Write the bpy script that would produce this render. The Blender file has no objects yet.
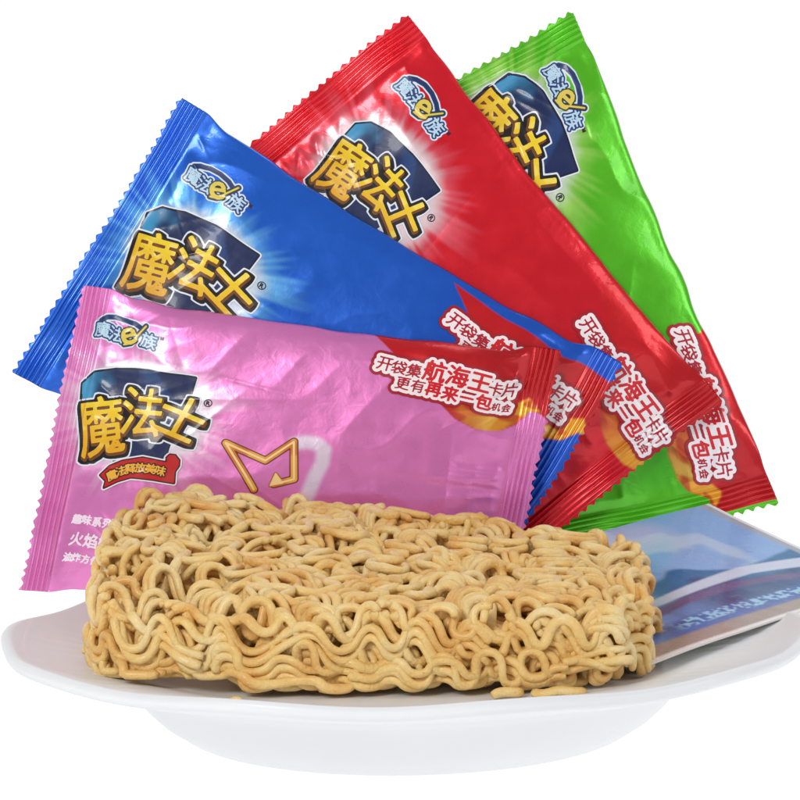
import bpy, math, random
import numpy as np
from mathutils import Matrix, Vector
R = math.radians
scene = bpy.context.scene
COL = scene.collection
# one Blender unit is one centimetre
scene.unit_settings.system = 'METRIC'
scene.unit_settings.scale_length = 0.01
scene.unit_settings.length_unit = 'CENTIMETERS'

# ---------------------------------------------------------------- camera
cam_d = bpy.data.cameras.new('camera')
cam = bpy.data.objects.new('camera', cam_d)
COL.objects.link(cam)
scene.camera = cam
cam_d.sensor_width = 36
cam_d.lens = 112.5
cam_d.clip_start = 1
cam_d.clip_end = 2000
cam.location = (0.0, -75 * math.cos(R(12)), 75 * math.sin(R(12)))
cam.rotation_euler = (Matrix.Rotation(R(90 - 4.57), 3, 'X') @ Matrix.Rotation(R(-1.0), 3, 'Z')).to_euler()
cam_d.shift_x = -2 / 800

# ---------------------------------------------------------------- world, lamps, exposure
W = bpy.data.worlds.new('World')
scene.world = W
W.use_nodes = True
bg = W.node_tree.nodes['Background']
bg.inputs[0].default_value = (0.95, 0.97, 1.0, 1)
bg.inputs[1].default_value = 0.34

def area_lamp(name, loc, target, sx, sy, power, col=(1, 1, 1)):
    d = bpy.data.lights.new(name, 'AREA')
    d.shape = 'RECTANGLE'; d.size = sx; d.size_y = sy
    d.energy = power; d.color = col
    o = bpy.data.objects.new(name, d)
    o.location = loc
    o.rotation_euler = (Vector(target) - Vector(loc)).to_track_quat('-Z', 'Y').to_euler()
    COL.objects.link(o)
    return o
area_lamp('key_softbox', (-32, -58, 46), (0, 2, 5), 24, 24, 27500, (1, 0.985, 0.96))
area_lamp('side_softbox', (60, -22, 34), (2, 4, 6), 16, 44, 9500, (0.97, 0.985, 1))
area_lamp('top_softbox', (6, 34, 66), (0, 5, 5), 50, 18, 7500)
scene.view_settings.view_transform = 'Standard'
scene.view_settings.look = 'None'
scene.view_settings.exposure = 0
scene.view_settings.gamma = 1
scene.view_settings.use_curve_mapping = False

# ---------------------------------------------------------------- helpers
def lin(c):
    c = np.asarray(c, float) / 255.0
    return np.where(c <= 0.04045, c / 12.92, ((c + 0.055) / 1.055) ** 2.4)

def tag(o, label=None, cat=None, group=None, kind=None):
    if label: o['label'] = label
    if cat: o['category'] = cat
    if group: o['group'] = group
    if kind: o['kind'] = kind
    return o

def make_obj(name, V, F, mat, parent=None, smooth=True, col=None):
    me = bpy.data.meshes.new(name)
    V = np.asarray(V, float)
    if isinstance(F, np.ndarray):
        n, k = F.shape
        me.vertices.add(len(V)); me.vertices.foreach_set('co', V.astype(np.float32).ravel())
        me.loops.add(n * k); me.loops.foreach_set('vertex_index', F.astype(np.int32).ravel())
        me.polygons.add(n); me.polygons.foreach_set('loop_start', (np.arange(n) * k).astype(np.int32))
        me.update(calc_edges=True)
    else:
        me.from_pydata([tuple(v) for v in V], [], [tuple(int(i) for i in f) for f in F])
    me.validate()
    me.polygons.foreach_set('use_smooth', [smooth] * len(me.polygons))
    if col is not None:
        a = me.color_attributes.new('print', 'FLOAT_COLOR', 'POINT')
        c4 = np.ones((len(V), 4), np.float32); c4[:, :3] = col
        a.data.foreach_set('color', c4.ravel())
    me.materials.append(mat)
    o = bpy.data.objects.new(name, me)
    COL.objects.link(o)
    if parent: o.parent = parent
    return o

def empty(name, loc, rot=(0, 0, 0)):
    o = bpy.data.objects.new(name, None)
    o.location = loc; o.rotation_euler = rot
    o.empty_display_size = 1
    COL.objects.link(o)
    return o

def hash2(ix, iy, seed):
    h = (ix.astype(np.int64) * 374761393 + iy.astype(np.int64) * 668265263 + seed * 974711) & 0xffffffff
    h = ((h ^ (h >> 13)) * 1274126177) & 0xffffffff
    h = (h ^ (h >> 16)) & 0xffffffff
    return h / 4294967295.0 * 2 - 1

def vn(x, y, seed):
    x = np.asarray(x, float); y = np.asarray(y, float)
    ix = np.floor(x); iy = np.floor(y); fx = x - ix; fy = y - iy
    fx = fx * fx * fx * (fx * (fx * 6 - 15) + 10); fy = fy * fy * fy * (fy * (fy * 6 - 15) + 10)
    a = hash2(ix, iy, seed); b = hash2(ix + 1, iy, seed)
    c = hash2(ix, iy + 1, seed); d = hash2(ix + 1, iy + 1, seed)
    return (a * (1 - fx) + b * fx) * (1 - fy) + (c * (1 - fx) + d * fx) * fy

def sm(x, a, b):
    t = np.clip((x - a) / (b - a), 0, 1)
    return t * t * (3 - 2 * t)

def mixc(a, b, t):
    t = np.asarray(t)[..., None]
    return a * (1 - t) + b * t

def poly_sdf(x, y, P):
    """positive inside the polygon"""
    P = np.asarray(P, float); n = len(P)
    d = np.full(x.shape, 1e9); ins = np.zeros(x.shape, bool)
    for i in range(n):
        ax, ay = P[i]; bx, by = P[(i + 1) % n]
        ex, ey = bx - ax, by - ay
        t = np.clip(((x - ax) * ex + (y - ay) * ey) / (ex * ex + ey * ey + 1e-12), 0, 1)
        d = np.minimum(d, (x - ax - t * ex) ** 2 + (y - ay - t * ey) ** 2)
        if ay != by:
            cross = ((ay > y) != (by > y)) & (x < (bx - ax) * (y - ay) / (by - ay) + ax)
            ins ^= cross
    d = np.sqrt(d)
    return np.where(ins, d, -d)

def line_dist(x, y, P):
    d = np.full(x.shape, 1e9)
    for (ax, ay), (bx, by) in zip(P[:-1], P[1:]):
        ex, ey = bx - ax, by - ay
        t = np.clip(((x - ax) * ex + (y - ay) * ey) / (ex * ex + ey * ey + 1e-12), 0, 1)
        d = np.minimum(d, (x - ax - t * ex) ** 2 + (y - ay - t * ey) ** 2)
    return np.sqrt(d)

def march(F, x0, y0, h):
    """F>0 is inside; returns 2D verts and faces of the region"""
    nx, ny = F.shape
    ins = F > 0
    idx = -np.ones((nx, ny), int)
    gi = np.argwhere(ins)
    idx[ins] = np.arange(len(gi))
    V = [(x0 + i * h, y0 + j * h) for i, j in gi]
    c = ins[:-1, :-1].astype(int) + ins[1:, :-1] + ins[1:, 1:] + ins[:-1, 1:]
    full = np.argwhere(c == 4)
    i, j = full[:, 0], full[:, 1]
    faces = [tuple(f) for f in np.stack([idx[i, j], idx[i + 1, j], idx[i + 1, j + 1], idx[i, j + 1]], 1).tolist()]
    cross = {}
    def cr(a, b):
        key = (a, b) if a < b else (b, a)
        if key in cross: return cross[key]
        fa, fb = F[a], F[b]
        t = fa / (fa - fb); t = min(max(t, 0.02), 0.98)
        V.append((x0 + (a[0] + (b[0] - a[0]) * t) * h, y0 + (a[1] + (b[1] - a[1]) * t) * h))
        cross[key] = len(V) - 1
        return cross[key]
    for i, j in np.argwhere((c > 0) & (c < 4)).tolist():
        cs = [(i, j), (i + 1, j), (i + 1, j + 1), (i, j + 1)]
        poly = []
        for k in range(4):
            a, b = cs[k], cs[(k + 1) % 4]
            if ins[a]: poly.append(int(idx[a]))
            if ins[a] != ins[b]: poly.append(cr(a, b))
        if len(poly) >= 3: faces.append(tuple(poly))
    return np.array(V).reshape(-1, 2), faces

_gl = {}
def glyph(ch):
    if ch in _gl: return _gl[ch]
    c = bpy.data.curves.new('type', 'FONT'); c.body = ch; c.resolution_u = 3
    o = bpy.data.objects.new('type', c); COL.objects.link(o)
    dg = bpy.context.evaluated_depsgraph_get(); dg.update()
    ev = o.evaluated_get(dg); me = ev.to_mesh(); me.calc_loop_triangles()
    v = np.array([p.co[:2] for p in me.vertices]).reshape(-1, 2)
    t = np.array([p.vertices[:] for p in me.loop_triangles]).reshape(-1, 3)
    ev.to_mesh_clear(); bpy.data.objects.remove(o); bpy.data.curves.remove(c)
    if len(v):
        lo, hi = v.min(0), v.max(0)
        v = (v - (lo + hi) / 2) / max(hi - lo)
    _gl[ch] = (v, t)
    return _gl[ch]

def raster(glyphs, x0, y0, x1, y1, h, bold=0.0):
    """coverage mask of glyphs [(char,cx,cy,size,rot_deg[,sx])] in print space (v down)"""
    nx = int((x1 - x0) / h) + 2; ny = int((y1 - y0) / h) + 2
    M = np.zeros((nx, ny), bool)
    for g in glyphs:
        ch, cx, cy, size, rot = g[:5]; sx = g[5] if len(g) > 5 else 1.0
        v, t = glyph(ch)
        if not len(v): continue
        a = R(rot); q = v * size; q = np.stack([q[:, 0] * sx, -q[:, 1]], 1)
        X = cx + q[:, 0] * math.cos(a) - q[:, 1] * math.sin(a)
        Y = cy + q[:, 0] * math.sin(a) + q[:, 1] * math.cos(a)
        px = (X - x0) / h; py = (Y - y0) / h
        for a_, b_, c_ in t:
            xs = px[[a_, b_, c_]]; ys = py[[a_, b_, c_]]
            i0, i1 = max(int(xs.min()), 0), min(int(xs.max()) + 2, nx)
            j0, j1 = max(int(ys.min()), 0), min(int(ys.max()) + 2, ny)
            if i1 <= i0 or j1 <= j0: continue
            I, J = np.meshgrid(np.arange(i0, i1), np.arange(j0, j1), indexing='ij')
            def e(k, l): return (xs[l] - xs[k]) * (J - ys[k]) - (ys[l] - ys[k]) * (I - xs[k])
            w0, w1, w2 = e(0, 1), e(1, 2), e(2, 0)
            M[i0:i1, j0:j1] |= ((w0 >= 0) & (w1 >= 0) & (w2 >= 0)) | ((w0 <= 0) & (w1 <= 0) & (w2 <= 0))
    return M

def dist_out(M, h, rmax, sharp=False):
    R_ = int(rmax / h) + 2
    D = np.full(M.shape, (R_ + 1) * h)
    P = np.pad(M, R_)
    met = (lambda a, b: 0.75 * max(abs(a), abs(b)) + 0.25 * math.hypot(a, b)) if sharp else math.hypot
    offs = sorted((met(a, b), a, b) for a in range(-R_, R_ + 1) for b in range(-R_, R_ + 1) if met(a, b) <= R_)
    nx, ny = M.shape
    for r, a, b in reversed(offs):
        s = P[R_ + a:R_ + a + nx, R_ + b:R_ + b + ny]
        D[s] = r * h
    # light blur, evens out the pixel steps
    Q = np.pad(D, 1, mode='edge')
    return (Q[:-2, 1:-1] + Q[2:, 1:-1] + Q[1:-1, :-2] + Q[1:-1, 2:] + 2 * D) / 6

# ---------------------------------------------------------------- materials
def new_mat(name):
    m = bpy.data.materials.new(name); m.use_nodes = True
    return m, m.node_tree.nodes, m.node_tree.links, m.node_tree.nodes['Principled BSDF']

def film_material(name, rough=0.30, metal=0.42, bump=0.012, coat=0.35):
    m, N, L, b = new_mat(name)
    at = N.new('ShaderNodeAttribute'); at.attribute_name = 'print'
    L.new(at.outputs['Color'], b.inputs['Base Color'])
    b.inputs['Metallic'].default_value = metal
    tc = N.new('ShaderNodeTexCoord')
    n = N.new('ShaderNodeTexNoise'); n.inputs['Scale'].default_value = 1.3; n.inputs['Detail'].default_value = 4
    L.new(tc.outputs['Object'], n.inputs['Vector'])
    mr = N.new('ShaderNodeMapRange'); mr.inputs[1].default_value = 0.3; mr.inputs[2].default_value = 0.7
    mr.inputs[3].default_value = rough - 0.07; mr.inputs[4].default_value = rough + 0.09
    L.new(n.outputs[0], mr.inputs[0]); L.new(mr.outputs[0], b.inputs['Roughness'])
    b.inputs['Coat Weight'].default_value = coat
    b.inputs['Coat Roughness'].default_value = 0.06
    n2 = N.new('ShaderNodeTexNoise'); n2.inputs['Scale'].default_value = 2.2; n2.inputs['Detail'].default_value = 3
    n2.inputs['Distortion'].default_value = 0.6
    L.new(tc.outputs['Object'], n2.inputs['Vector'])
    bp = N.new('ShaderNodeBump'); bp.inputs['Strength'].default_value = 1.0; bp.inputs['Distance'].default_value = bump
    L.new(n2.outputs[0], bp.inputs['Height'])
    L.new(bp.outputs[0], b.inputs['Normal']); L.new(bp.outputs[0], b.inputs['Coat Normal'])
    return m
M_film = film_material('printed_foil_film')
M_ink = film_material('printed_ink', rough=0.33, metal=0.0, coat=0.2, bump=0.008)

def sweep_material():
    m, N, L, b = new_mat('glowing_white_sweep')
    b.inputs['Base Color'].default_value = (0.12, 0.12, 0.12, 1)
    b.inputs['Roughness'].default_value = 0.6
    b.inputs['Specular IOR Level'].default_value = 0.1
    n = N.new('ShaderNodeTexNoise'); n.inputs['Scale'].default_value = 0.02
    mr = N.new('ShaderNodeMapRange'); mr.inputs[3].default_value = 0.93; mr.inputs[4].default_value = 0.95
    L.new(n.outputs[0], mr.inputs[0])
    b.inputs['Emission Color'].default_value = (1, 1, 1, 1)  # glow added so the ground stays shadowless and the plate's underside is lit
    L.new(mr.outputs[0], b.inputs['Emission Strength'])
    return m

def porcelain():
    m, N, L, b = new_mat('white_porcelain')
    tc = N.new('ShaderNodeTexCoord')
    n = N.new('ShaderNodeTexNoise'); n.inputs['Scale'].default_value = 0.4; n.inputs['Detail'].default_value = 3
    L.new(tc.outputs['Object'], n.inputs['Vector'])
    r = N.new('ShaderNodeValToRGB')
    r.color_ramp.elements[0].color = (0.81, 0.82, 0.85, 1); r.color_ramp.elements[1].color = (0.86, 0.865, 0.88, 1)
    L.new(n.outputs[0], r.inputs[0]); L.new(r.outputs[0], b.inputs['Base Color'])
    b.inputs['Roughness'].default_value = 0.5
    b.inputs['Coat Weight'].default_value = 0.12; b.inputs['Coat Roughness'].default_value = 0.05
    b.inputs['Subsurface Weight'].default_value = 0.15
    b.inputs['Subsurface Radius'].default_value = (0.6, 0.6, 0.6)
    bp = N.new('ShaderNodeBump'); bp.inputs['Distance'].default_value = 0.03
    n2 = N.new('ShaderNodeTexNoise'); n2.inputs['Scale'].default_value = 0.9
    L.new(tc.outputs['Object'], n2.inputs['Vector']); L.new(n2.outputs[0], bp.inputs['Height'])
    L.new(bp.outputs[0], b.inputs['Normal'])
    return m

def noodle_mat():
    m, N, L, b = new_mat('fried_noodle')
    tc = N.new('ShaderNodeTexCoord')
    n = N.new('ShaderNodeTexNoise'); n.inputs['Scale'].default_value = 0.7; n.inputs['Detail'].default_value = 5
    L.new(tc.outputs['Object'], n.inputs['Vector'])
    r = N.new('ShaderNodeValToRGB'); e = r.color_ramp.elements
    e[0].position = 0.3; e[0].color = (0.83, 0.43, 0.10, 1)
    e[1].position = 0.68; e[1].color = (1.0, 0.77, 0.39, 1)
    x = e.new(0.5); x.color = (0.97, 0.655, 0.235, 1)
    L.new(n.outputs[0], r.inputs[0])
    # tiny dark specks of seasoning
    v = N.new('ShaderNodeTexNoise'); v.inputs['Scale'].default_value = 9; v.inputs['Detail'].default_value = 2
    L.new(tc.outputs['Object'], v.inputs['Vector'])
    r2 = N.new('ShaderNodeValToRGB'); r2.color_ramp.elements[0].position = 0.70; r2.color_ramp.elements[0].color = (0, 0, 0, 1)
    r2.color_ramp.elements[1].position = 0.78; r2.color_ramp.elements[1].color = (0.6, 0.6, 0.6, 1)
    L.new(v.outputs[0], r2.inputs[0])
    mx = N.new('ShaderNodeMix'); mx.data_type = 'RGBA'
    L.new(r2.outputs[0], mx.inputs[0]); L.new(r.outputs[0], mx.inputs[6]); mx.inputs[7].default_value = (0.36, 0.17, 0.05, 1)
    L.new(mx.outputs[2], b.inputs['Base Color'])
    b.inputs['Roughness'].default_value = 0.34
    b.inputs['Coat Weight'].default_value = 0.3; b.inputs['Coat Roughness'].default_value = 0.2
    b.inputs['Subsurface Weight'].default_value = 0.12
    b.inputs['Subsurface Radius'].default_value = (0.25, 0.14, 0.06)
    b.inputs['Subsurface Scale'].default_value = 1.0
    n3 = N.new('ShaderNodeTexNoise'); n3.inputs['Scale'].default_value = 8; n3.inputs['Detail'].default_value = 6; n3.inputs['Roughness'].default_value = 0.62
    L.new(tc.outputs['Object'], n3.inputs['Vector'])
    bp = N.new('ShaderNodeBump'); bp.inputs['Distance'].default_value = 0.09; bp.inputs['Strength'].default_value = 0.8
    L.new(n3.outputs[0], bp.inputs['Height']); L.new(bp.outputs[0], b.inputs['Normal'])
    return m
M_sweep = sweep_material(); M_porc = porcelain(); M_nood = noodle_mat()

# ---------------------------------------------------------------- white sweep with an added glow
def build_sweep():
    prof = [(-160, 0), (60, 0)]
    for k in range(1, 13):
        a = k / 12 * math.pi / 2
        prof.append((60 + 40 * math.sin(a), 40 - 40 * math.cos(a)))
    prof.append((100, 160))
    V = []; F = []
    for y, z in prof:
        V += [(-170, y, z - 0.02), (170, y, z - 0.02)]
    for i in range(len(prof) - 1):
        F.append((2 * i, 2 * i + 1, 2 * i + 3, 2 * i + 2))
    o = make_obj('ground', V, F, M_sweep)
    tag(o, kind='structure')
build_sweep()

# ---------------------------------------------------------------- footed plate
def build_plate():
    # (radius, z) from the middle of the well, over the rim, under and down to the foot
    prof = [(0.0, 2.10), (3, 2.10), (6, 2.11), (7.6, 2.14), (8.2, 2.22), (8.8, 2.36), (9.6, 2.47), (10.6, 2.58), (11.4, 2.74), (11.8, 2.88), (11.95, 2.92),
            (12.08, 2.90), (12.16, 2.80), (12.14, 2.66), (12.02, 2.55), (11.7, 2.46), (11.0, 2.32), (10.0, 2.16), (9.2, 2.02), (8.65, 1.86), (8.3, 1.62), (8.05, 1.3),
            (7.7, 0.9), (7.3, 0.52), (6.85, 0.22), (6.6, 0.06), (6.45, 0.0), (6.2, 0.0), (6.05, 0.1), (5.9, 0.3), (4.0, 0.35), (0.0, 0.35)]
    # refine
    P = []
    for (a, b), (c, d) in zip(prof[:-1], prof[1:]):
        n = max(1, int(math.hypot(c - a, d - b) / 0.25))
        for k in range(n): P.append((a + (c - a) * k / n, b + (d - b) * k / n))
    P.append(prof[-1])
    P = P[1:-1]
    n = 288; V = []
    top_end = max(range(len(P)), key=lambda i: P[i][0])
    for i, (r, z) in enumerate(P):
        for k in range(n):
            t = 2 * math.pi * k / n
            w = max(0, min(1, (r - 8.8) / 3.0))
            lobe = 0.5 + 0.5 * math.cos(t * 10 + 0.7)                  # ten soft scallops
            rr = (r + w * w * (0.26 * lobe + 0.02)) * (1 - 0.034 * w)
            zz = z + w * w * (0.12 + 0.16 * (lobe - 0.6))
            if i <= top_end and 8.6 < r < 11.6:                          # pressed fan lines on the rim
                q = math.sin((r - 8.6) / 3.0 * math.pi)
                zz += 0.014 * q * math.sin(t * 80) * (0.4 + 0.6 * lobe)
            V.append((rr * math.cos(t), rr * math.sin(t), zz))
    F = []
    for i in range(len(P) - 1):
        for k in range(n):
            F.append((i * n + k, i * n + (k + 1) % n, (i + 1) * n + (k + 1) % n, (i + 1) * n + k))
    c0 = len(V); V.append((0, 0, prof[0][1])); V.append((0, 0, prof[-1][1]))
    b = (len(P) - 1) * n
    F2 = [(c0, k, (k + 1) % n) for k in range(n)] + [(c0 + 1, b + (k + 1) % n, b + k) for k in range(n)]
    F2 = [tuple(reversed(f)) for f in F2]
    me_f = [tuple(reversed(f)) for f in F] + [tuple(reversed(f)) for f in F2]
    o = make_obj('plate', V, me_f, M_porc)
    tag(o, 'round white footed porcelain plate with a scalloped rim carrying the noodle cake', 'plate')
build_plate()

# ---------------------------------------------------------------- printed artwork, drawn once in print space (cm, v down)
LB, HB = 16.4, 10.4
_A = np.linalg.inv(np.array([[29.45, -5.96], [3.96, 28.85]]))
def P2(x, y):
    q = _A @ np.array([x - 80.0, y - 285.0])
    return float(q[0]), float(q[1])
def PP(L_): return [P2(*p) for p in L_]
S_ = 1 / 29.6          # reference step to cm
DR = -8.0              # the layout is measured on a pack turned by 8 degrees

def region(field, box, h, colf, z):
    """field(x,y)>0 -> (uv verts, faces, colours, height step)"""
    x0, y0, x1, y1 = box
    nx = int((x1 - x0) / h) + 2; ny = int((y1 - y0) / h) + 2
    X, Y = np.meshgrid(x0 + np.arange(nx) * h, y0 + np.arange(ny) * h, indexing='ij')
    F = field(X, Y)
    F[0, :] = F[-1, :] = F[:, 0] = F[:, -1] = -1
    V, f = march(F, x0, y0, h)
    c = colf(V[:, 0], V[:, 1]) if callable(colf) else np.tile(lin(colf), (len(V), 1))
    return V, f, c, z

def glyph_layers(glyphs, layers, h, pad, extra=None, sharp=False):
    """layers: (offset, dx, dy, colour, z)"""
    xs = [g[1] for g in glyphs]; ys = [g[2] for g in glyphs]; s = max(g[3] for g in glyphs)
    x0, x1 = min(xs) - s * .7 - pad, max(xs) + s * .7 + pad
    y0, y1 = min(ys) - s * .7 - pad, max(ys) + s * .7 + pad
    hf = h / 2
    M = raster(glyphs, x0, y0, x1, y1, hf)
    rmax = max(l[0] for l in layers) + 3 * h
    D = dist_out(M, hf, rmax, sharp)
    if extra is not None:
        nx, ny = D.shape
        X, Y = np.meshgrid(x0 + np.arange(nx) * hf, y0 + np.arange(ny) * hf, indexing='ij')
        D = np.minimum(D, np.maximum(extra(X, Y), 0))
    out = []
    for off, dx, dy, col, z in layers:
        F = (off - D)[::2, ::2].copy()
        F[0, :] = F[-1, :] = F[:, 0] = F[:, -1] = -1
        V, f = march(F, x0 + dx, y0 + dy, h)
        c = col(V[:, 0], V[:, 1]) if callable(col) else np.tile(lin(col), (len(V), 1))
        out.append((V, f, c, z))
    return out

def G(ch, x, y, size, rot, sx=1.0):
    u, v = P2(x, y)
    return (ch, u, v, size * S_, rot + DR, sx)

ART = {}
def build_art():
    # shield behind the lettering
    sh = PP([(80, 400), (81, 382), (93, 371), (116, 365.5), (150, 366), (197, 373.5), (189, 400), (172, 438), (165, 461), (116, 464), (111, 446), (84, 425)])
    bx = (0.2, 2.2, 6.0, 7.2)
    def shield_col(x, y):
        c = np.tile(lin((18, 36, 84)), (len(x), 1))
        a = sm(-(x - 1.7) + 0.35 * vn(x * 3, y * 3, 5), 0.0, 1.1) * sm(-(y - 4.6), 0, 1.0)
        c = mixc(c, lin((70, 165, 215)), a * 0.85)  # cyan reflection at the left, painted into the shield colour
        streak = sm(np.abs(vn(x * 1.1 - y * 0.9, x * 0.3, 11)), 0.45, 0.7) * 0.35
        c = mixc(c, lin((45, 95, 165)), streak)
        b = sm(y, 5.3, 6.4) * 0.5
        return mixc(c, lin((30, 80, 140)), b)
    art = [region(lambda x, y: poly_sdf(x, y, sh) + 0.10, bx, 0.05, (235, 240, 250), 1),
           region(lambda x, y: poly_sdf(x, y, sh) + 0.055, bx, 0.05, (12, 20, 50), 2),
           region(lambda x, y: poly_sdf(x, y, sh) - 0.01, bx, 0.05, shield_col, 3)]
    ART['shield_emblem'] = art
    # big lettering
    gl = [G('魔', 101, 424, 61, -8, 0.74), G('法', 143, 409, 50, 5, 0.80), G('士', 183, 415, 45, 25, 0.98)]
    def gold(x, y):
        c = mixc(lin((246, 214, 40)), lin((232, 170, 28)), sm(y + 0.3 * vn(x * 2.3, y * 2.3, 3), 3.2, 5.6))
        return mixc(c, lin((255, 240, 130)), sm(vn(x * 3, y * 4, 8), 0.3, 0.8) * 0.5)
    ART['brand_lettering'] = glyph_layers(gl, [(0.215, 0.04, 0.06, (232, 236, 246), 4), (0.165, 0.04, 0.06, (16, 10, 12), 5),
                                               (0.060, 0.04, 0.065, (118, 66, 20), 6), (0.026, 0, 0, gold, 7)], 0.028, 0.35, sharp=True)
    # ribbon with gold writing
    rb = PP([(100, 474), (110, 465), (123, 460), (144, 457), (164, 461.5), (168, 462), (168, 457), (171, 454), (176, 454.5), (180, 460), (179.5, 466), (175.5, 472), (174.5, 484),
             (155, 480.5), (132, 477.5), (118, 481), (104, 487), (106, 480)])
    bx = (0.4, 5.2, 4.8, 7.8)
    art = [region(lambda x, y: poly_sdf(x, y, rb) + 0.10, bx, 0.04, (240, 235, 245), 8),
           region(lambda x, y: poly_sdf(x, y, rb) + 0.05, bx, 0.04, (70, 6, 10), 9),
           region(lambda x, y: poly_sdf(x, y, rb), bx, 0.04, (196, 24, 24), 10)]
    pts = [(112, 474.5, -24), (121.5, 470.5, -16), (131.5, 468.3, -6), (141.5, 467.6, 2), (151.5, 468.8, 8), (161.5, 471, 14)]
    art += glyph_layers([G(c, x, y, 10.5, r) for c, (x, y, r) in zip('魔法释放美味', pts)], [(0.055, 0, 0, (70, 10, 8), 11), (0.014, 0, 0, (240, 180, 60), 12)], 0.022, 0.15)
    ART['ribbon_banner'] = art
    # small family mark above
    arc = PP([(99, 320), (105, 316.5), (115, 314.5), (126, 315.5), (136, 319), (143, 324)])
    sw = PP([(124, 340), (131, 339), (138, 331), (147, 321)])
    gl = [G('魔', 101, 328.5, 15, 3), G('法', 115.5, 331, 15, 7), G('族', 150, 335.5, 16, 12)]
    mk = lambda x, y: np.minimum(line_dist(x, y, arc) - 0.02, line_dist(x, y, sw) - 0.04)
    def bl(x, y): return mixc(lin((40, 80, 130)), lin((110, 165, 205)), sm(vn(x * 5, y * 5, 4), -0.5, 0.6))
    art = glyph_layers(gl, [(0.110, 0, 0, (222, 234, 246), 1), (0.062, 0, 0, (34, 62, 120), 2), (0.014, 0, 0, (190, 220, 240), 3)], 0.02, 0.3, mk)
    art.append(region(lambda x, y: 0.045 - line_dist(x, y, arc), (0.3, 0.6, 3.4, 2.6), 0.024, (28, 50, 100), 4))
    art += glyph_layers([G('e', 129, 331.5, 17, -14)], [(0.065, 0, 0, (60, 62, 40), 5), (0.025, 0, 0, (230, 205, 90), 6)], 0.024, 0.3, lambda x, y: line_dist(x, y, sw) - 0.005)
    art += glyph_layers([G('™', 162, 331.5, 6.5, 8)], [(0.012, 0, 0, (60, 10, 50), 1)], 0.02, 0.1)
    ART['family_mark'] = art
    ru, rv = P2(209, 400)
    ART['registered_mark'] = glyph_layers([G('R', 209, 400, 4.4, 8)], [(0.012, 0, 0, (40, 12, 36), 1)], 0.012, 0.2)
    ART['registered_mark'].append(region(lambda x, y: 0.016 - np.abs(np.hypot(x - ru, y - rv) - 0.125), (ru - 0.2, rv - 0.2, ru + 0.2, rv + 0.2), 0.012, (40, 12, 36), 1))
    # zigzag gold emblem
    st = PP([(254, 492), (246, 476), (227, 442), (266, 461), (294.5, 441), (294, 481), (274, 486)])
    tip = PP([(276, 475), (270.5, 487.5), (283, 485)])
    bx = (4.3, 4.0, 8.8, 7.8)
    f = lambda k: (lambda x, y: np.maximum(k - line_dist(x, y, st), poly_sdf(x, y, tip) + k * 0.4))
    def gf(x, y): return mixc(lin((236, 170, 70)), lin((214, 120, 40)), sm(vn(x * 2, y * 2, 9), -0.4, 0.5))
    ART['zigzag_emblem'] = [region(f(0.150), bx, 0.03, (120, 50, 20), 1), region(f(0.108), bx, 0.03, gf, 2), region(f(0.036), bx, 0.024, (255, 222, 150), 3)]
    # slogan
    s1 = [('开', 387, 357, 15, 0), ('袋', 401, 361, 15, 0), ('集', 416, 365, 15, 0), ('航', 436.5, 366.5, 22, 1), ('海', 459, 371.5, 22, 1), ('王', 481.5, 377.5, 21, 1), ('卡', 496.5, 384.5, 15, 0), ('片', 510, 388, 15, 0),
          ('更', 404.5, 378.5, 14, 0), ('有', 419, 382, 14, 0), ('再', 434.5, 386, 15.5, 1), ('来', 451, 390, 16, 1), ('一', 467.5, 394.5, 13, 1), ('包', 484.5, 398.5, 16, 1), ('机', 496.5, 404, 9, 0), ('会', 506, 407, 9, 0)]
    gs = [G(c, x, y, s, 14) for c, x, y, s, b in s1]; gb = [G(c, x, y, s, 14) for c, x, y, s, b in s1 if b]
    art = glyph_layers(gs, [(0.225, 0, 0, (168, 14, 32), 6), (0.125, 0, 0, (250, 240, 244), 7), (0.014, 0, 0, (178, 22, 46), 8)], 0.024, 0.35)
    art += glyph_layers(gb, [(0.024, 0, 0, (214, 14, 32), 9)], 0.02, 0.3)
    ART['slogan'] = art
    # white product writing by the seal
    t = [('趣', 76, 517.5, 10), ('味', 86.5, 519.5, 10), ('系', 97, 522, 10), ('列', 107.5, 524.5, 10), ('干', 118, 527, 10),
         ('火', 75.5, 538, 13.5), ('焰', 90, 541.5, 14.5), ('嫩', 105, 545, 14.5), ('牛', 120.5, 548, 14.5), ('肉', 136, 551.5, 14.5),
         ('油', 66, 555, 9), ('炸', 75, 557.5, 9), ('方', 84.5, 560, 9), ('便', 94, 562.5, 9), ('面', 103.5, 565, 9)]
    ART['product_writing'] = glyph_layers([G(c, x, y, s, 13) for c, x, y, s in t], [(0.02, 0, 0, (250, 228, 244), 1)], 0.024, 0.1)
build_art()

RED_ZONE = PP([(372, 300), (374, 322), (384, 332), (400, 350), (420, 372), (432, 388), (440, 400), (455, 417), (475, 428), (500, 431), (515, 427), (529, 413), (538, 415), (547, 423), (555, 432), (600, 438), (600, 300)])
FLAME = PP([(424, 382), (450, 396), (480, 408), (505, 410), (520, 403), (529, 399), (540, 414), (528, 414), (515, 427), (500, 431), (475, 428), (455, 417), (440, 400)])
SWOOSH = PP([(296, 443), (306, 441), (317, 443), (324, 450), (322, 464), (314, 480), (306, 500)])
LOGO_C = P2(142, 412)

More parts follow.
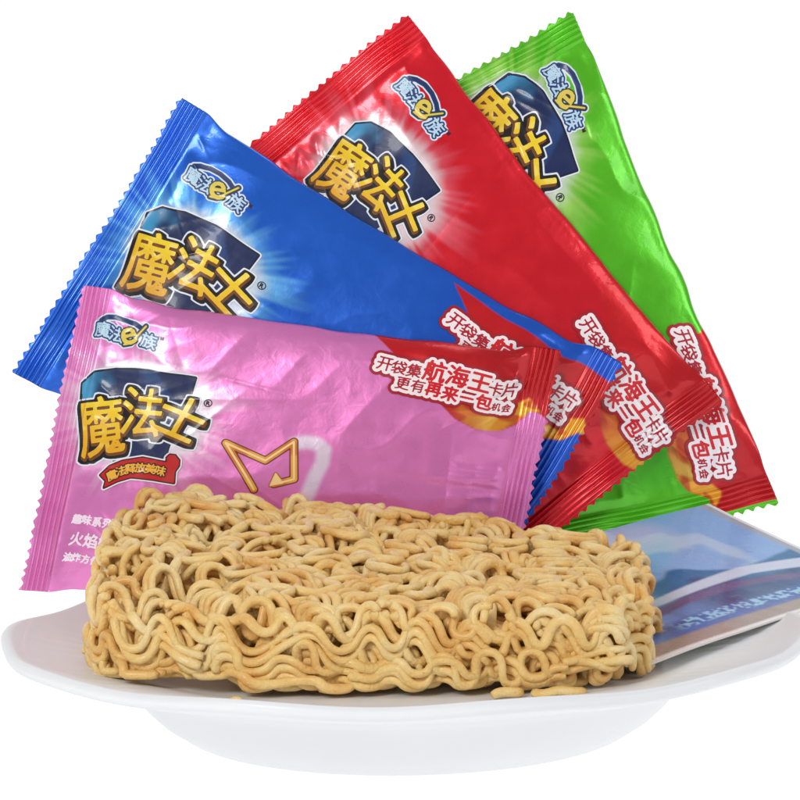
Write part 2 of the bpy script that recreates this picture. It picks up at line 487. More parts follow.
def print_colour(U, V, base, light, dark, du, dsl, strip, dv=0.0, dvl=0.0, endbase=False):
    """what is printed on the film at U,V"""
    U = np.asarray(U, float); V = np.asarray(V, float)
    c = np.tile(lin(base), (len(U), 1))
    # slow tonal print variation from left to right
    c = mixc(c, lin(dark), sm(U, 4.5, 13.0) * 0.35)
    x = U - du - LOGO_C[0]; y = V - dvl - LOGO_C[1]
    r = np.sqrt((x / 1.20) ** 2 + (y / 1.0) ** 2); a = np.arctan2(y, x)
    ray = vn(a * 9, r * 0.25, 21) * 0.6 + vn(a * 22, r * 0.4, 22) * 0.4
    glow = 1 - sm(r, 1.75, 3.0 + 1.0 * ray)
    c = mixc(c, lin(light), glow * (0.62 + 0.30 * ray))
    core = 1 - sm(r, 1.6, 2.2 + 0.3 * ray)
    c = mixc(c, np.array([0.92, 0.94, 0.97]), core * 0.75)
    # white trail next to the emblem
    d = line_dist(U - du * 0.5, V, SWOOSH)
    c = mixc(c, np.array([0.86, 0.84, 0.95]), (1 - sm(d, 0.12, 0.36)) * 0.75)
    # red corner and its flame edge
    q = poly_sdf(U - dsl, V - dv, RED_ZONE)
    if endbase:
        q = np.maximum(q, np.where((V < 2) & (U > 10.6), 0.3, -1)); q = np.where(U > LB - 0.22, -1, q)
    if strip:   # a sliver of the pack colour stays along the top edge
        q = np.minimum(q, V - (0.10 + 0.085 * np.maximum(U - dsl - 8.2, 0)))
    rc = mixc(np.tile(lin((218, 20, 30)), (len(U), 1)), lin((170, 8, 20)), sm(U - dsl, 11.5, 15.0) * 0.5)
    c = mixc(c, rc, sm(q, -0.03, 0.03))
    q = poly_sdf(U - dsl, V - dv, FLAME)
    fc = mixc(np.tile(lin((206, 52, 22)), (len(U), 1)), lin((242, 170, 48)), sm(U - dsl + 0.5 * vn(U * 2, V * 2, 2), 12.6, 15.8))
    fc = mixc(fc, lin((190, 30, 20)), sm(vn(U * 1.2 + V * 1.5, V * 3.2 - U * 0.8, 6), 0.0, 0.5) * 0.75)
    fc = mixc(fc, lin((252, 216, 96)), sm(vn(U * 1.6 + V * 1.1, V * 2.6, 12), 0.25, 0.6) * 0.6 * sm(U - dsl, 13, 15))
    c = mixc(c, fc, sm(q, -0.04, 0.06))
    return c

SEAL = 1.08
class Bag:
    def __init__(s, corners, seed, thick=1.0, du=0.0, dsl=0.0, curl=0.0, crease=1.0, floor=-0.3, pin=0.024):
        s.floor = floor; s.pin = pin
        s.c = np.array(corners, float)       # TL TR BR BL in the pack's own plane (x, z)
        s.seed = seed; s.thick = thick; s.du = du; s.dsl = dsl; s.curl = curl; s.crease = crease
        s.org = s.c.mean(0); s.org[1] = 0
        s.c = s.c - s.org
        s.dimpl = []
        rg = random.Random(seed)
        s.rays = []
        for k in range(13):                 # folds that fan out of the two seals
            left = k % 2
            s.rays.append((left, rg.uniform(0.4, HB - 0.4), rg.uniform(-0.55, 0.55), rg.uniform(1.3, 4.2), rg.uniform(0.04, 0.13), rg.uniform(0.08, 0.22)))
        s.creases = []
        for k in range(9):                  # soft straight creases across the body
            a = rg.uniform(-0.9, 0.9) + (math.pi / 2 if k % 3 == 0 else 0)
            s.creases.append((rg.uniform(2.5, LB - 2.5), rg.uniform(0.8, HB - 0.8), a, rg.uniform(0.8, 2.4), rg.uniform(-0.05, 0.07), rg.uniform(0.08, 0.3)))
        for k in range(16):                 # short hard creases next to the seals
            x = SEAL + rg.uniform(0.25, 2.2); left = k % 3
            s.creases.append((x if left else LB - x, rg.uniform(0.5, HB - 0.5), rg.uniform(-0.8, 0.8), rg.uniform(0.35, 1.1), rg.choice([-1, 1]) * rg.uniform(0.03, 0.07), rg.uniform(0.035, 0.08)))
        for k in range(4):
            s.creases.append((rg.uniform(4, 12), rg.uniform(1, HB - 1), rg.uniform(-0.5, 0.9), rg.uniform(1.0, 2.6), rg.choice([-1, 1]) * rg.uniform(0.015, 0.035), rg.uniform(0.04, 0.08)))
    def depth(s, U, V):
        t = np.clip(V / HB, 0, 1); sd = s.seed
        ru = sm(U, SEAL - 0.05, SEAL + 2.6) * sm(LB - U, SEAL - 0.05, SEAL + 2.6)
        ru = ru ** 0.8
        p = np.clip(1 - np.abs(2 * t - 1) ** 2.8, 0, 1) ** 0.6
        d = s.thick * ru * p
        inb = sm(U, SEAL - 0.1, SEAL + 0.35) * sm(LB - U, SEAL - 0.1, SEAL + 0.35)
        e = sm(t, 0, 0.04) * sm(1 - t, 0, 0.04)
        # fan folds
        w = np.zeros_like(d)
        for left, v0, sl, ln, am, wd in s.rays:
            x = (U - SEAL) if left else (LB - SEAL - U)
            dv = V - (v0 + sl * x)
            ww = wd + 0.10 * np.maximum(x, 0)
            w += am * np.exp(-np.abs(dv) / ww) * np.exp(-np.maximum(x, 0) / ln * 1.6) * sm(x, -0.1, 0.4)
        x = np.minimum(U - SEAL, LB - SEAL - U)
        w += 0.05 * np.exp(-np.maximum(x, 0) / 1.1) * (1 - np.abs(vn(V * 1.9, U * 0.35, sd + 1))) * 1.4
        for cx, cy, a, ln, am, wd in s.creases:
            px = (U - cx) * math.cos(a) + (V - cy) * math.sin(a)
            py = -(U - cx) * math.sin(a) + (V - cy) * math.cos(a)
            w += am * np.exp(-np.abs(py) / wd) * np.exp(-(px / ln) ** 2) * 0.8
        w += 0.10 * vn(U * 0.28, V * 0.36, sd + 2) + 0.035 * (1 - 2 * np.abs(vn(U * 0.55 + V * 0.3, V * 0.6, sd + 3)))
        w += 0.03 * (1 - np.abs(vn(U * 1.3, V * 1.1, sd + 4))) * np.exp(-np.maximum(x, 0) / 2.5)
        # puckers along the long folded edges
        ve = np.minimum(V, HB - V)
        w += 0.05 * np.exp(-ve / 0.5) * vn(U * 0.8, V * 0.3, sd + 6)
        d = d + w * s.crease * inb * (0.25 + 0.75 * e)
        # crimped seals: grooves parallel to the cut edge
        a = np.minimum(U, LB - U)
        g = sm(a, 0.10, 0.2) * (1 - sm(a, SEAL - 0.16, SEAL - 0.02))
        ph = a + 0.03 * vn(V * 0.5, U * 0 + 3, sd + 5)
        d = d + 0.085 * np.abs(np.sin(math.pi * ph / 0.168)) ** 0.8 * g * (0.8 + 0.5 * vn(V * 0.9, a * 2, sd + 15))
        # slow bends of the whole seal
        ends = 1 - sm(a, 0.2, 2.4)
        d = d + ends * (0.20 * vn(V * 0.27, U * 0 + 1.5, sd + 7) + 0.10 * vn(V * 0.7, U * 0 + 2.5, sd + 8)) + s.curl * (1 - sm(a, 0.0, SEAL)) 
        return d
    def place(s, U, V, lift=0.0):
        U = np.asarray(U, float); V = np.asarray(V, float)
        a = U / LB; t = V / HB
        x = np.minimum(U, LB - U)
        pin = s.pin * sm(x, SEAL - 0.1, SEAL + 0.9) + 0.010 * sm(x, SEAL + 0.5, 6) + 0.006 * vn(U * 0.9, U * 0 + 7.7, s.seed + 9) * sm(x, SEAL, SEAL + 0.5)
        pin2 = pin + 0.006 * vn(U * 1.1, U * 0 + 1.7, s.seed + 10)
        tt = np.where(t < 0.5, 0.5 - (0.5 - t) * (1 - 2 * pin), 0.5 + (t - 0.5) * (1 - 2 * pin2))
        aa = a + 0.0035 * vn(V * 0.5, V * 0 + 2.2, s.seed + 12) * (1 - sm(x, 0, 3))
        TL, TR, BR, BL = s.c
        zf = s.floor
        w = ((1 - aa) * (1 - tt))[:, None] * TL + (aa * (1 - tt))[:, None] * TR + (aa * tt)[:, None] * BR + ((1 - aa) * tt)[:, None] * BL
        q = (w[:, 1] - zf) / 0.35           # the lower edge is pushed up where it stands on the plate
        w[:, 1] = zf + 0.35 * np.where(q > 20, q, np.log1p(np.exp(np.clip(q, -30, 20)))) + 0.02 * np.maximum(-q, 0) * 0.35
        d = s.depth(U, V) + lift
        return np.stack([w[:, 0], -d, w[:, 1]], 1)

def grid_faces(nu, nv, off=0, flip=False):
    i, j = np.meshgrid(np.arange(nu - 1), np.arange(nv - 1), indexing='ij')
    a = (i * nv + j).ravel() + off
    f = np.stack([a, a + 1, a + nv + 1, a + nv], 1)
    return f[:, ::-1] if flip else f

def build_bag(y0, corners, label, pal, group, **kw):
    lsc = kw.pop('lsc', 1.0); dvl = kw.pop('dvl', 0.0); dum = kw.pop('dum', 0.0); strip = kw.pop('strip', True); dv = kw.pop('dv', 0.0); endb = kw.pop('endbase', False)
    bag = Bag(corners, **kw)
    root = empty('snack_bag', (float(bag.org[0]), y0, 2.7), (R(-6), 0, 0))
    tag(root, label, 'snack bag', group)
    base, light, dark = pal
    pc = lambda U, V: print_colour(U, V, base, light, dark, bag.du, bag.dsl, strip, dv, dvl, endb)
    # pouch body, front and back in one closed skin
    us = np.linspace(SEAL, LB - SEAL, 286); k = np.linspace(0, 1, 190)
    vs = (0.5 - 0.5 * np.cos(k * math.pi)) * 0.35 * HB + k * 0.65 * HB
    U, V = [a.ravel() for a in np.meshgrid(us, vs, indexing='ij')]
    front = bag.place(U, V)
    nb = 40
    vb = vs[::-1][1:-1][::4]
    Ub, Vb = [a.ravel() for a in np.meshgrid(us, vb, indexing='ij')]
    back = bag.place(Ub, Vb)
    t = Vb / HB
    ru = sm(Ub, SEAL, SEAL + 2.6) * sm(LB - Ub, SEAL, SEAL + 2.6)
    dsm = bag.depth(Ub, Vb)
    back[:, 1] = -np.minimum(dsm - 0.02, dsm * 0 + 0.02) + 0.30 * ru * np.clip(1 - np.abs(2 * t - 1) ** 3, 0, 1) ** 0.6
    endm = 1 - sm(np.minimum(Ub - SEAL, LB - SEAL - Ub), 0, 0.8)
    back[:, 1] = back[:, 1] * (1 - endm) + (-(dsm - 0.02)) * endm
    nu, nv, nk = len(us), len(vs), len(vb)
    n0 = nu * nv
    Fq = [grid_faces(nu, nv), grid_faces(nu, nk, n0)]
    i = np.arange(nu - 1)
    Fq.append(np.stack([i * nv + nv - 1, n0 + i * nk, n0 + (i + 1) * nk, (i + 1) * nv + nv - 1], 1))
    Fq.append(np.stack([n0 + i * nk + nk - 1, i * nv, (i + 1) * nv, n0 + (i + 1) * nk + nk - 1], 1))
    Vv = np.concatenate([front, back]); Fv = np.concatenate(Fq)
    body = make_obj('pouch', Vv, Fv, M_film, root, col=np.concatenate([pc(U, V), pc(Ub, Vb)]))
    # crimped seals with saw-tooth cut
    for right in (0, 1):
        a = np.concatenate([np.linspace(0, 0.12, 5)[:-1], np.linspace(0.12, SEAL, 66)])
        vv = np.linspace(0, HB, 211)
        A, V = [q.ravel() for q in np.meshgrid(a, vv, indexing='ij')]
        Vt = V + 0.07 * vn(V * 1.7, V * 0 + 4.4, bag.seed + 40 + right)
        tooth = np.abs(((Vt / 0.34) % 1) * 2 - 1) * (0.14 + 0.05 * vn(V * 1.1, V * 0 + 9.1, bag.seed + 50 + right))
        tooth = np.where(A < 0.12, tooth * (1 - A / 0.12), 0)
        Ua = A + tooth
        U = LB - Ua if right else Ua
        pts = bag.place(U, V, 0.0)
        bk = pts.copy(); bk[:, 1] += 0.03
        nu, nv = len(a), len(vv); n0 = nu * nv
        Fq = [grid_faces(nu, nv, 0, bool(right)), grid_faces(nu, nv, n0, not right)]
        def rim(idx):
            q = np.stack([idx[:-1], idx[1:], idx[1:] + n0, idx[:-1] + n0], 1)
            return q
        Fq.append(rim(np.arange(nv))); Fq.append(rim(np.arange(nu) * nv)); Fq.append(rim(np.arange(nu) * nv + nv - 1))
        cc = pc(U, V)
        make_obj('crimped_seal', np.concatenate([pts, bk]), np.concatenate(Fq), M_film, root, col=np.concatenate([cc, cc]))
    # printed artwork laid on the film
    for name, parts in ART.items():
        sh = bag.dsl if name == 'slogan' else (bag.du * 0.5 if name == 'zigzag_emblem' else bag.du)
        if name == 'family_mark': sh += dum
        Vs, Fs, Cs, off = [], [], [], 0
        for V2, f, c, z in parts:
            if not len(V2): continue
            if name in ('shield_emblem', 'brand_lettering', 'ribbon_banner', 'registered_mark'):
                V2 = np.array(LOGO_C) + (V2 - np.array(LOGO_C)) * lsc
            Vs.append(bag.place(V2[:, 0] + sh, V2[:, 1] + (dv if name == 'slogan' else (0.0 if name == 'family_mark' and endb else dvl)), 0.010 + 0.0035 * z)); Cs.append(c)
            Fs += [tuple(x + off for x in ff) for ff in f]; off += len(V2)
        make_obj(name, np.concatenate(Vs), Fs, M_ink, root, col=np.concatenate(Cs))
    return root

GRP = 'printed foil snack bags fanned out behind the plate'
BAGS = [
 (8.0, [(-10.55, 10.36), (5.31, 7.92), (3.2, -1.6), (-12.77, 0.32)], 'pink foil snack bag in front of the other bags, right behind the noodle cake',
  ((232, 132, 200), (250, 202, 234), (220, 114, 186)), dict(seed=11, thick=0.75, du=0.06, dsl=0.0, strip=False, curl=-0.15, floor=-0.4)),
 (8.95, [(-7.24, 16.56), (7.47, 7.32), (1.69, -1.73), (-12.98, 7.45)], 'blue foil snack bag tilted between the pink bag and the red bag',
  ((22, 98, 212), (120, 205, 250), (12, 72, 190)), dict(seed=23, thick=0.75, du=0.33, dvl=0.5, dum=0.35, dsl=0.5, dv=0.35, floor=-0.15)),
 (9.9, [(0.33, 19.32), (10.80, 5.94), (2.16, -0.79), (-8.25, 12.3)], 'red foil snack bag leaning steeply between the blue bag and the green bag',
  ((228, 14, 38), (250, 120, 140), (205, 6, 28)), dict(seed=37, thick=0.75, du=0.9, dvl=0.12, lsc=0.91, dsl=1.08, dv=0.7, strip=False, floor=-0.05, pin=0.006)),
 (10.85, [(6.05, 19.36), (12.80, 2.28), (1.73, 0.22), (-3.9, 13.98)], 'green foil snack bag at the back of the fan, rightmost and steepest',
  ((92, 200, 26), (195, 240, 120), (70, 180, 16)), dict(seed=53, thick=0.75, du=0.08, dvl=-0.62, dum=0.34, dsl=-0.05, dv=-0.3, endbase=True, strip=False, pin=-0.004)),
]
for y0, corners, label, pal, kw in BAGS:
    build_bag(y0, corners, label, pal, GRP, **kw)

# ---------------------------------------------------------------- noodle cake
rn = random.Random(7)
def top_z(x, y):
    g = 2.12 + (0.42 - 2.12) * min(1, max(0, (x + 8) / 15.5))
    return 4.42 + g * (y + 6) / 12.5 + 0.10 * vn(x * 0.45, y * 0.45, 91).item()
FOOT = [(-8.9, 5.6), (-9.1, 1.0), (-9.0, -2.4), (-8.6, -4.4), (-7.6, -5.3), (-5.2, -5.9), (-3.0, -6.3), (0.5, -6.35), (4.8, -6.3), (5.9, -6.1), (6.3, -5.0), (6.9, -4.2), (6.7, -2.4), (7.3, -0.6), (7.0, 1.4), (7.5, 3.2), (6.6, 4.6), (2.5, 6.4), (-3, 6.7), (-8.0, 6.3)]
FP = np.array(FOOT)
HX0, HY0, HS = -11.0, -9.0, 0.1
HM = np.full((220, 180), 2.28)
RAD = 0.130
def smooth_path(P, n=3):
    P = np.array(P, float)
    for _ in range(n):
        Q = P.copy(); Q[1:-1] = (P[:-2] + 2 * P[1:-1] + P[2:]) / 4; P = Q
    return P
def resample(P, step):
    P = np.asarray(P, float)
    s = np.r_[0, np.cumsum(np.linalg.norm(np.diff(P, axis=0), axis=1))]
    n = max(4, int(s[-1] / step))
    t = np.linspace(0, s[-1], n)
    return np.stack([np.interp(t, s, P[:, k]) for k in range(P.shape[1])], 1)
def tube(P, r0, seed, ns=9):
    n = len(P)
    T = np.gradient(P, axis=0); T /= np.linalg.norm(T, axis=1)[:, None] + 1e-9
    up = np.array([0.1, 0.2, 1.0]); N = np.zeros_like(P)
    v = np.cross(T[0], up); v /= np.linalg.norm(v); N[0] = v
    for i in range(1, n):
        v = N[i - 1] - T[i] * (N[i - 1] @ T[i]); N[i] = v / (np.linalg.norm(v) + 1e-9)
    B = np.cross(T, N)
    s = np.arange(n) * 0.11
    rr = r0 * (1 + 0.10 * vn(s * 0.9, s * 0 + seed * 1.37, 71) + 0.05 * vn(s * 3.1, s * 0 + seed * 2.1, 72))
    rr = rr * np.where((np.arange(n) == 0) | (np.arange(n) == n - 1), 0.8, 1)
    tw = 1.6 * vn(s * 0.3, s * 0 + seed * 0.77, 73)
    ang = np.arange(ns) / ns * 2 * math.pi
    ca, sa = np.cos(ang), np.sin(ang)
    sq = 1 / (np.abs(ca) ** 3.0 + np.abs(sa) ** 3.0) ** (1 / 3.0)        # slightly squared, as cut noodles are
    ex, ey = ca * sq * 1.08, sa * sq * 0.88
    V = np.zeros((n, ns, 3))
    for k in range(ns):
        a = ex[k] * np.cos(tw) - ey[k] * np.sin(tw); b = ex[k] * np.sin(tw) + ey[k] * np.cos(tw)
        V[:, k] = P + N * (rr * a)[:, None] + B * (rr * b)[:, None]
    V = V.reshape(-1, 3)
    F = []
    for i in range(n - 1):
        for k in range(ns):
            k2 = (k + 1) % ns
            F.append((i * ns + k, i * ns + k2, (i + 1) * ns + k2, (i + 1) * ns + k))
    F.append(tuple(range(ns))[::-1]); F.append(tuple((n - 1) * ns + k for k in range(ns)))
    return V, F
def stamp(P):
    for x, y, z in P:
        i0 = int((x - RAD - HX0) / HS); i1 = int((x + RAD - HX0) / HS) + 1
        j0 = int((y - RAD - HY0) / HS); j1 = int((y + RAD - HY0) / HS) + 1
        a = HM[i0:i1 + 1, j0:j1 + 1]
        if a.size:
            np.maximum(a, z + RAD * 0.75, out=a)
def sample_h(P):
    i = np.clip(((P[:, 0] - HX0) / HS).round().astype(int), 2, HM.shape[0] - 3)
    j = np.clip(((P[:, 1] - HY0) / HS).round().astype(int), 2, HM.shape[1] - 3)
    h = HM[i, j]
    for a, b in ((1, 0), (-1, 0), (0, 1), (0, -1)):
        h = np.maximum(h, HM[i + a, j + b])
    return h
strands = []            # (path, radius, is_inner)
def inside_fp(P, m):
    return poly_sdf(P[:, 0], P[:, 1], FP) > m
# edge strands first: they run round the cake in tall waves
def perimeter(s, inset):
    Q = np.vstack([FP, FP[:1]]); L = np.r_[0, np.cumsum(np.linalg.norm(np.diff(Q, axis=0), axis=1))]
    s = np.mod(s, L[-1])
    P = np.stack([np.interp(s, L, Q[:, 0]), np.interp(s, L, Q[:, 1])], 1)
    c = np.array([-0.4, 0.2]); d = c - P; d /= np.linalg.norm(d, axis=1)[:, None]
    return P + d * np.asarray(inset)[:, None], L[-1]
EDGE = []
for row, (zc, amp, ins) in enumerate([(0.20, 0.46, 0.04), (0.27, 0.44, 0.40), (0.40, 0.36, 0.02), (0.54, 0.42, 0.26), (0.72, 0.40, 0.06), (0.92, 0.34, 0.16), (0.3, 0.6, 0.9), (0.75, 0.5, 0.8)]):
    s0 = rn.uniform(0, 4)
    while s0 < 46:
        ln = rn.uniform(5, 11)
        wl = rn.uniform(1.1, 1.75); ph = rn.uniform(0, 6.28); sl = rn.uniform(-0.035, 0.035)
        pair = rn.choice([1, 2, 2, 3]); bq = rn.uniform(0.02, 0.20); sd0 = rn.randrange(999)
        for q in range(pair):
            n = int(ln / 0.06); s = np.linspace(s0, s0 + ln, n)
            sd = rn.randrange(999)
            w = 2 * math.pi * (s - s0) / wl + ph + 2.6 * vn(s * 0.35, s * 0 + 1, sd0) + 0.3 * vn(s * 0.6, s * 0 + 1, sd)
            am = amp * (0.72 + 0.6 * vn(s * 0.5, s * 0 + 5, row * 7 + int(s0)))
            ss = s - bq * wl / 1.6 * am / 0.4 * np.sin(2 * w)
            insv = ins + 0.18 * vn(s * 0.6, s * 0 + 2, sd) + 0.12 * np.cos(w) + 0.10 * q
            P, LT = perimeter(ss, insv)
            tz = np.array([top_z(x, y) for x, y in P])
            frac = np.clip(zc + sl * (s - s0), 0.0, 1.0)
            z = 2.34 + (tz - 2.34) * frac + am * np.sin(w) - 0.27 * q
            lo = 2.34 + 0.05 * vn(s, s * 0, sd + 4) + 0.35 * sm(-P[:, 0], 4.2, 5.0) * sm(-P[:, 1], 3, 5) ; hi = tz + 0.10
            z = lo + np.log1p(np.exp((z - lo) / 0.10)) * 0.10
            z = np.minimum(z, hi)
            P3 = np.column_stack([P, z])
            P3 = resample(smooth_path(P3, 4), 0.11)
            EDGE.append((P3, RAD * rn.uniform(0.92, 1.06)))
        s0 += ln + rn.uniform(-0.6, 0.5)
for P3, r in EDGE: strands.append([P3, r, 'edge'])
for P3, r in EDGE: stamp(P3[P3[:, 2] < 2.7])
# body of the cake: bundles of curled strands dropped one after another on what lies below
fill = []
tries = 0
GX, GY = np.meshgrid(np.arange(-8.6, 7.8, 0.5), np.arange(-5.8, 6.5, 0.5), indexing='ij')
gp = np.stack([GX.ravel(), GY.ravel()], 1); gp = gp[inside_fp(gp, 0.3)]
gt = np.array([top_z(x, y) for x, y in gp])
while tries < 420:
    tries += 1
    cur = 0.95 + HM[((gp[:, 0] - HX0) / HS).astype(int), ((gp[:, 1] - HY0) / HS).astype(int)]
    kern = gt - cur
    if (kern > 0.25).mean() < 0.10: break
    k = rn.choices(range(len(gp)), weights=np.clip(kern, 0.001, None) ** 2)[0]
    cx, cy = gp[k]
    th = rn.choice([rn.gauss(0, 0.35), rn.gauss(0, 0.35), rn.uniform(-1.5, 1.5), math.pi / 2 + rn.gauss(0, 0.4)])
    A = rn.uniform(0.40, 0.80); wl = rn.uniform(1.35, 2.1); Bq = rn.uniform(0.12, 0.34)
    ln = rn.uniform(4.5, 10); nb = rn.choice([2, 3, 3, 4]); ph = rn.uniform(0, 6.28); bend = rn.uniform(-0.10, 0.10); sd = rn.randrange(9999)
    for q in range(nb):
        s = np.arange(-ln / 2, ln / 2, 0.05)
        w = 2 * math.pi * s / wl + ph + 0.9 * vn(s * 0.45, s * 0 + 3, sd)
        am = A * (0.8 + 0.5 * vn(s * 0.6, s * 0 + 4, sd + 1))
        lx = s - Bq * np.sin(2 * w) * 1.0 + 0.05 * vn(s * 2, s * 0 + q, sd + 2)
        ly = am * np.sin(w) + (q - nb / 2) * 0.37 + 0.06 * vn(s * 1.5, s * 0 + q, sd + 3)
        a = th + bend * s
        x = cx + lx * np.cos(a) - ly * np.sin(a); y = cy + lx * np.sin(a) + ly * np.cos(a)
        P = np.stack([x, y], 1)
        ok = inside_fp(P, 0.55 + 0.25 * rn.random()) & (np.hypot(P[:, 0] + 6.6, P[:, 1] + 3.6) > 1.5)
        # longest run inside
        best = (0, 0); i = 0
        while i < len(ok):
            if ok[i]:
                j = i
                while j < len(ok) and ok[j]: j += 1
                if j - i > best[1] - best[0]: best = (i, j)
                i = j
            else: i += 1
        P = P[best[0]:best[1]]
        if len(P) < 45: continue
        P = resample(P, 0.09)
        h = sample_h(P)
        H2 = h.copy()
        for sh in range(1, 5):
            H2[sh:] = np.maximum(H2[sh:], h[:-sh]); H2[:-sh] = np.maximum(H2[:-sh], h[sh:])
        z = 0.45 * H2 + 0.55 * h
        for _ in range(14):
            zz = z.copy(); zz[1:-1] = (z[:-2] + z[2:] + 2 * z[1:-1]) / 4; z = zz
        z = z + RAD * 0.70 + 0.03
        tz = np.array([top_z(a_, b_) for a_, b_ in P])
        over = z - tz
        if (over > 0.30).mean() > 0.35: continue
        z = np.where(over > 0.15, tz + 0.15 + (over - 0.15) * 0.35, z)
        P3 = resample(np.column_stack([P, z]), 0.11)
        stamp(P3)
        fill.append([P3, RAD * rn.uniform(0.90, 1.06), 'fill'])
strands += fill
# the crust: bundles of arched strands leaning like shingles over the top
crust = []
cand = gp.tolist(); rn.shuffle(cand)
cells = []
for cx, cy in cand:
    if all((cx - a) ** 2 / 3.2 + (cy - b) ** 2 / 1.2 > 1.0 for a, b in cells): cells.append((cx, cy))
cells.sort(key=lambda c: -c[1] + rn.uniform(-1.5, 1.5))
for cx, cy in cells:
    th = rn.choice([rn.gauss(0, 0.25), rn.gauss(0.2, 0.3), rn.gauss(-0.25, 0.3), rn.uniform(-1.3, 1.3)])
    al = R(rn.uniform(40, 85)); A = rn.uniform(0.28, 0.50); wl = rn.uniform(1.1, 1.8); bq = rn.uniform(0.03, 0.2)
    ln = rn.uniform(2.6, 6.5); nb = rn.choice([2, 3, 3, 4]); ph = rn.uniform(0, 6.28); sd = rn.randrange(9999); bend = rn.uniform(-0.22, 0.22)
    yo = rn.uniform(-0.05, 0.05)
    for q in range(nb):
        l2 = ln * rn.uniform(0.7, 1.1); sh = rn.uniform(-0.3, 0.3)
        s = np.arange(-l2 / 2 + sh, l2 / 2 + sh, 0.05)
        w = 2 * math.pi * s / wl + ph + 1.2 * vn(s * 0.5, s * 0 + 3, sd) + 0.15 * q
        am = A * (0.85 + 0.5 * vn(s * 0.7, s * 0 + 4, sd + 1))
        lx = s - bq * np.sin(2 * w); wv = am * np.sin(w) + 0.05 * vn(s * 1.6, s * 0 + q, sd + 3)
        ly = wv * math.cos(al) + (q - nb / 2) * 0.31 + 0.06 * vn(s, s * 0 + q, sd + 5); a = th + bend * s
        x = cx + lx * np.cos(a) - ly * np.sin(a); y = cy + lx * np.sin(a) + ly * np.cos(a)
        P = np.stack([x, y], 1); ok = inside_fp(P, 0.12)
        if ok.mean() < 0.6: continue
        k0 = np.argmax(ok); k1 = len(ok) - np.argmax(ok[::-1]); P = P[k0:k1]; wz = (wv * math.sin(al))[k0:k1]
        tz = np.array([top_z(a_, b_) for a_, b_ in P])
        z = tz - 0.26 + wz + 0.12 * vn(P[:, 0] * 0.7, P[:, 1] * 0.7, 31) + rn.uniform(-0.06, 0.08)
        P3 = resample(smooth_path(np.column_stack([P, z]), 3), 0.11)
        if len(P3) > 12: crust.append([P3, RAD * rn.uniform(0.88, 1.06), 'crust'])
print('crust', len(crust), len(cells))
strands += crust
print('strands', len(strands), 'edge', len(EDGE), 'tries', tries)
cake = empty('noodle_cake', (-0.4, 0.2, 2.1))
tag(cake, 'block of dry wavy yellow instant noodles lying on the white plate', 'noodle cake')
off = np.array([0.4, -0.2, -2.1])
# the strands that show largest are parts; those buried below are one mass
def score(st):
    P, r, kd = st
    tz = np.array([top_z(a, b) for a, b in P[:, :2]])
    topness = (P[:, 2] > tz - 0.55).sum()
    edge = (poly_sdf(P[:, 0], P[:, 1], FP) < 0.45) & (P[:, 1] < 1.5)
    return topness + edge.sum() * 1.2
strands.sort(key=score, reverse=True)
accV, accF, o0 = [], [], 0
for k, (P, r, kd) in enumerate(strands):
    V, F = tube(P + off, r, k)
    if k < 98:
        make_obj('noodle_strand', V, F, M_nood, cake)
    else:
        accV.append(V); accF += [tuple(i + o0 for i in f) for f in F]; o0 += len(V)
if accV:
    o = make_obj('noodle_strand', np.concatenate(accV), accF, M_nood, cake)
    tag(o, kind='stuff')
# broken bits that fell off the cake
def crumb(pts, r, label):
    P = resample(smooth_path(resample(np.array(pts, float), 0.1), 3), 0.11)
    o = P.mean(0)
    V, F = tube(P - o, r, 900 + len(label))
    b = make_obj('noodle_crumb', V, F, M_nood); b.location = o
    tag(b, label, 'noodle crumb', 'broken noodle bits by the cake')
crumb([(2.3, -6.95, 2.27), (2.5, -6.8, 2.36), (2.8, -6.85, 2.33), (3.1, -6.6, 2.27)], 0.13, 'short broken noodle bit in front of the middle of the noodle cake')
crumb([(3.4, -6.65, 2.27), (3.7, -6.95, 2.27), (4.05, -6.75, 2.36), (4.4, -6.95, 2.33), (4.8, -6.6, 2.27)], 0.135, 'longer curved noodle bit at the right front foot of the noodle cake')

crumb([(-4.75, -6.75, 2.24), (-4.6, -6.9, 2.26), (-4.45, -6.85, 2.24)], 0.09, 'tiny noodle crumb in front of the left half of the noodle cake')
crumb([(7.0, -6.4, 2.24), (7.2, -6.55, 2.25), (7.35, -6.5, 2.24)], 0.08, 'tiny noodle crumb beside the right front corner of the noodle cake')

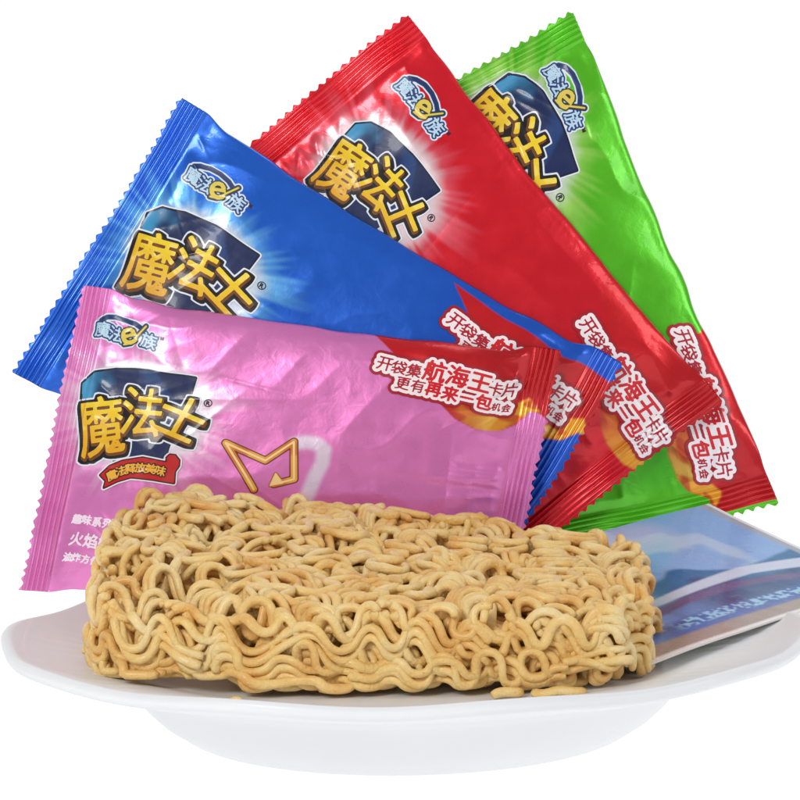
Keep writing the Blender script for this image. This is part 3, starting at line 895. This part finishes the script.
# ---------------------------------------------------------------- glossy picture card
def build_card():
    Fc = np.array([6.75, -4.3, 2.50]); Rc = np.array([15.2, 5.25, 3.0]); Pc = np.array([10.3, 10.55, 5.15]); Qc = np.array([1.0, 6.3, 3.5])
    c0 = Fc
    n, m = 200, 160
    a, b = [q.ravel() for q in np.meshgrid(np.linspace(0, 1, n), np.linspace(0, 1, m), indexing='ij')]
    # a runs from the near corner to the right corner, b towards the back
    p = ((1 - a) * (1 - b))[:, None] * Fc + (a * (1 - b))[:, None] * Rc + (a * b)[:, None] * Pc + ((1 - a) * b)[:, None] * Qc
    p[:, 2] += 0.10 * np.sin(a * 3.1) * (1 - b) + 0.03 * vn(a * 5, b * 5, 77)
    c = mixc(np.tile(lin((140, 182, 235)), (len(a), 1)), lin((190, 196, 238)), sm(vn(a * 3.2, b * 4.5, 61), -0.3, 0.5))
    c = mixc(c, lin((205, 222, 240)), sm(vn(a * 9, b * 5, 62) + 0.3 * vn(a * 20, b * 12, 63), 0.1, 0.6) * 0.6)
    hill = 0.53 + 0.09 * vn(a * 4, b * 0, 64) + 0.04 * vn(a * 11, b * 0, 65)
    c = mixc(c, lin((12, 112, 168)), sm(hill - b, 0, 0.03) * sm(a, 0.22, 0.42))
    c = mixc(c, lin((6, 78, 136)), sm(hill - 0.10 - b + 0.03 * vn(a * 14, b * 8, 66), 0, 0.04) * sm(a, 0.30, 0.5))
    lobe = 0.40 + 0.08 * vn(a * 9, b * 9, 69)
    c = mixc(c, lin((110, 150, 215)), sm(lobe - b, 0, 0.05) * (1 - sm(a, 0.3, 0.5)))
    # pale arc sweeping to the right
    arc = b - (0.30 + 0.10 * np.sin((a - 0.15) * 2.6) - 0.22 * np.maximum(a - 0.72, 0))
    c = mixc(c, lin((208, 218, 240)), (1 - sm(np.abs(arc), 0.008 + 0.028 * a, 0.02 + 0.035 * a)) * sm(a, 0.12, 0.4))
    arc2 = b - (0.235 + 0.09 * np.sin((a - 0.1) * 2.6) - 0.26 * np.maximum(a - 0.6, 0))
    c = mixc(c, lin((96, 84, 140)), (1 - sm(np.abs(arc2), 0.012, 0.04)) * sm(a, 0.1, 0.3) * (1 - sm(a, 0.8, 0.92)))
    c = mixc(c, lin((46, 98, 180)), (sm(0.21 - b, 0, 0.04)) * sm(a, 0.05, 0.2) * 0.85)
    c = mixc(c, lin((40, 60, 110)), (1 - sm(a, 0.18, 0.42)) * sm(vn(a * 12, b * 14, 81), -0.3, 0.4) * sm(b, 0.1, 0.2) * 0.8)
    c = mixc(c, lin((150, 205, 238)), sm(0.19 - b, 0, 0.01) * sm(b - 0.12, 0, 0.01) * sm(vn(a * 90, b * 90, 67), -0.05, 0.15) * sm(a, 0.22, 0.3))
    g = sm(a, 0.03, 0.05) * (1 - sm(a, 0.22, 0.25)) * sm(b, 0.15, 0.17) * (1 - sm(b, 0.30, 0.33))
    c = mixc(c, lin((216, 178, 70)), g * sm(vn(a * 70, b * 45, 68), -0.15, 0.15))
    c = mixc(c, lin((165, 145, 136)), sm(0.10 - b, 0, 0.02))
    c = mixc(c, lin((240, 236, 234)), sm(0.022 - b, 0, 0.006))
    c = mixc(c, lin((170, 176, 190)), sm(a, 0.955, 0.97))
    c = mixc(c, lin((235, 238, 242)), sm(a, 0.985, 0.99))
    up = p.copy(); up[:, 2] += 0.06
    top = grid_faces(n, m, 0, True)
    idx = np.arange(n * m).reshape(n, m); N0 = n * m
    ring = np.concatenate([idx[:, 0], idx[-1, 1:], idx[::-1, -1][1:], idx[0, ::-1][1:-1]])
    nx = np.roll(ring, -1)
    side = np.stack([ring, nx, nx + N0, ring + N0], 1)
    root = empty('picture_card', tuple(Rc))
    tag(root, 'glossy blue picture card lying between the noodle cake and the right rim of the plate', 'card')
    make_obj('card_face', up - Rc, top, M_card, root, col=c)
    V = np.concatenate([p - Rc, up - Rc - np.array([0, 0, 0.004])])
    make_obj('card_board', V, np.concatenate([grid_faces(n, m, 0), grid_faces(n, m, N0, True), side]), M_ink, root, col=np.tile(lin((232, 226, 222)), (2 * N0, 1)))
M_card = film_material('glossy_card_print', rough=0.26, metal=0.0, bump=0.012, coat=0.15)
M_card.node_tree.nodes['Principled BSDF'].inputs['Specular IOR Level'].default_value = 0.25
build_card()
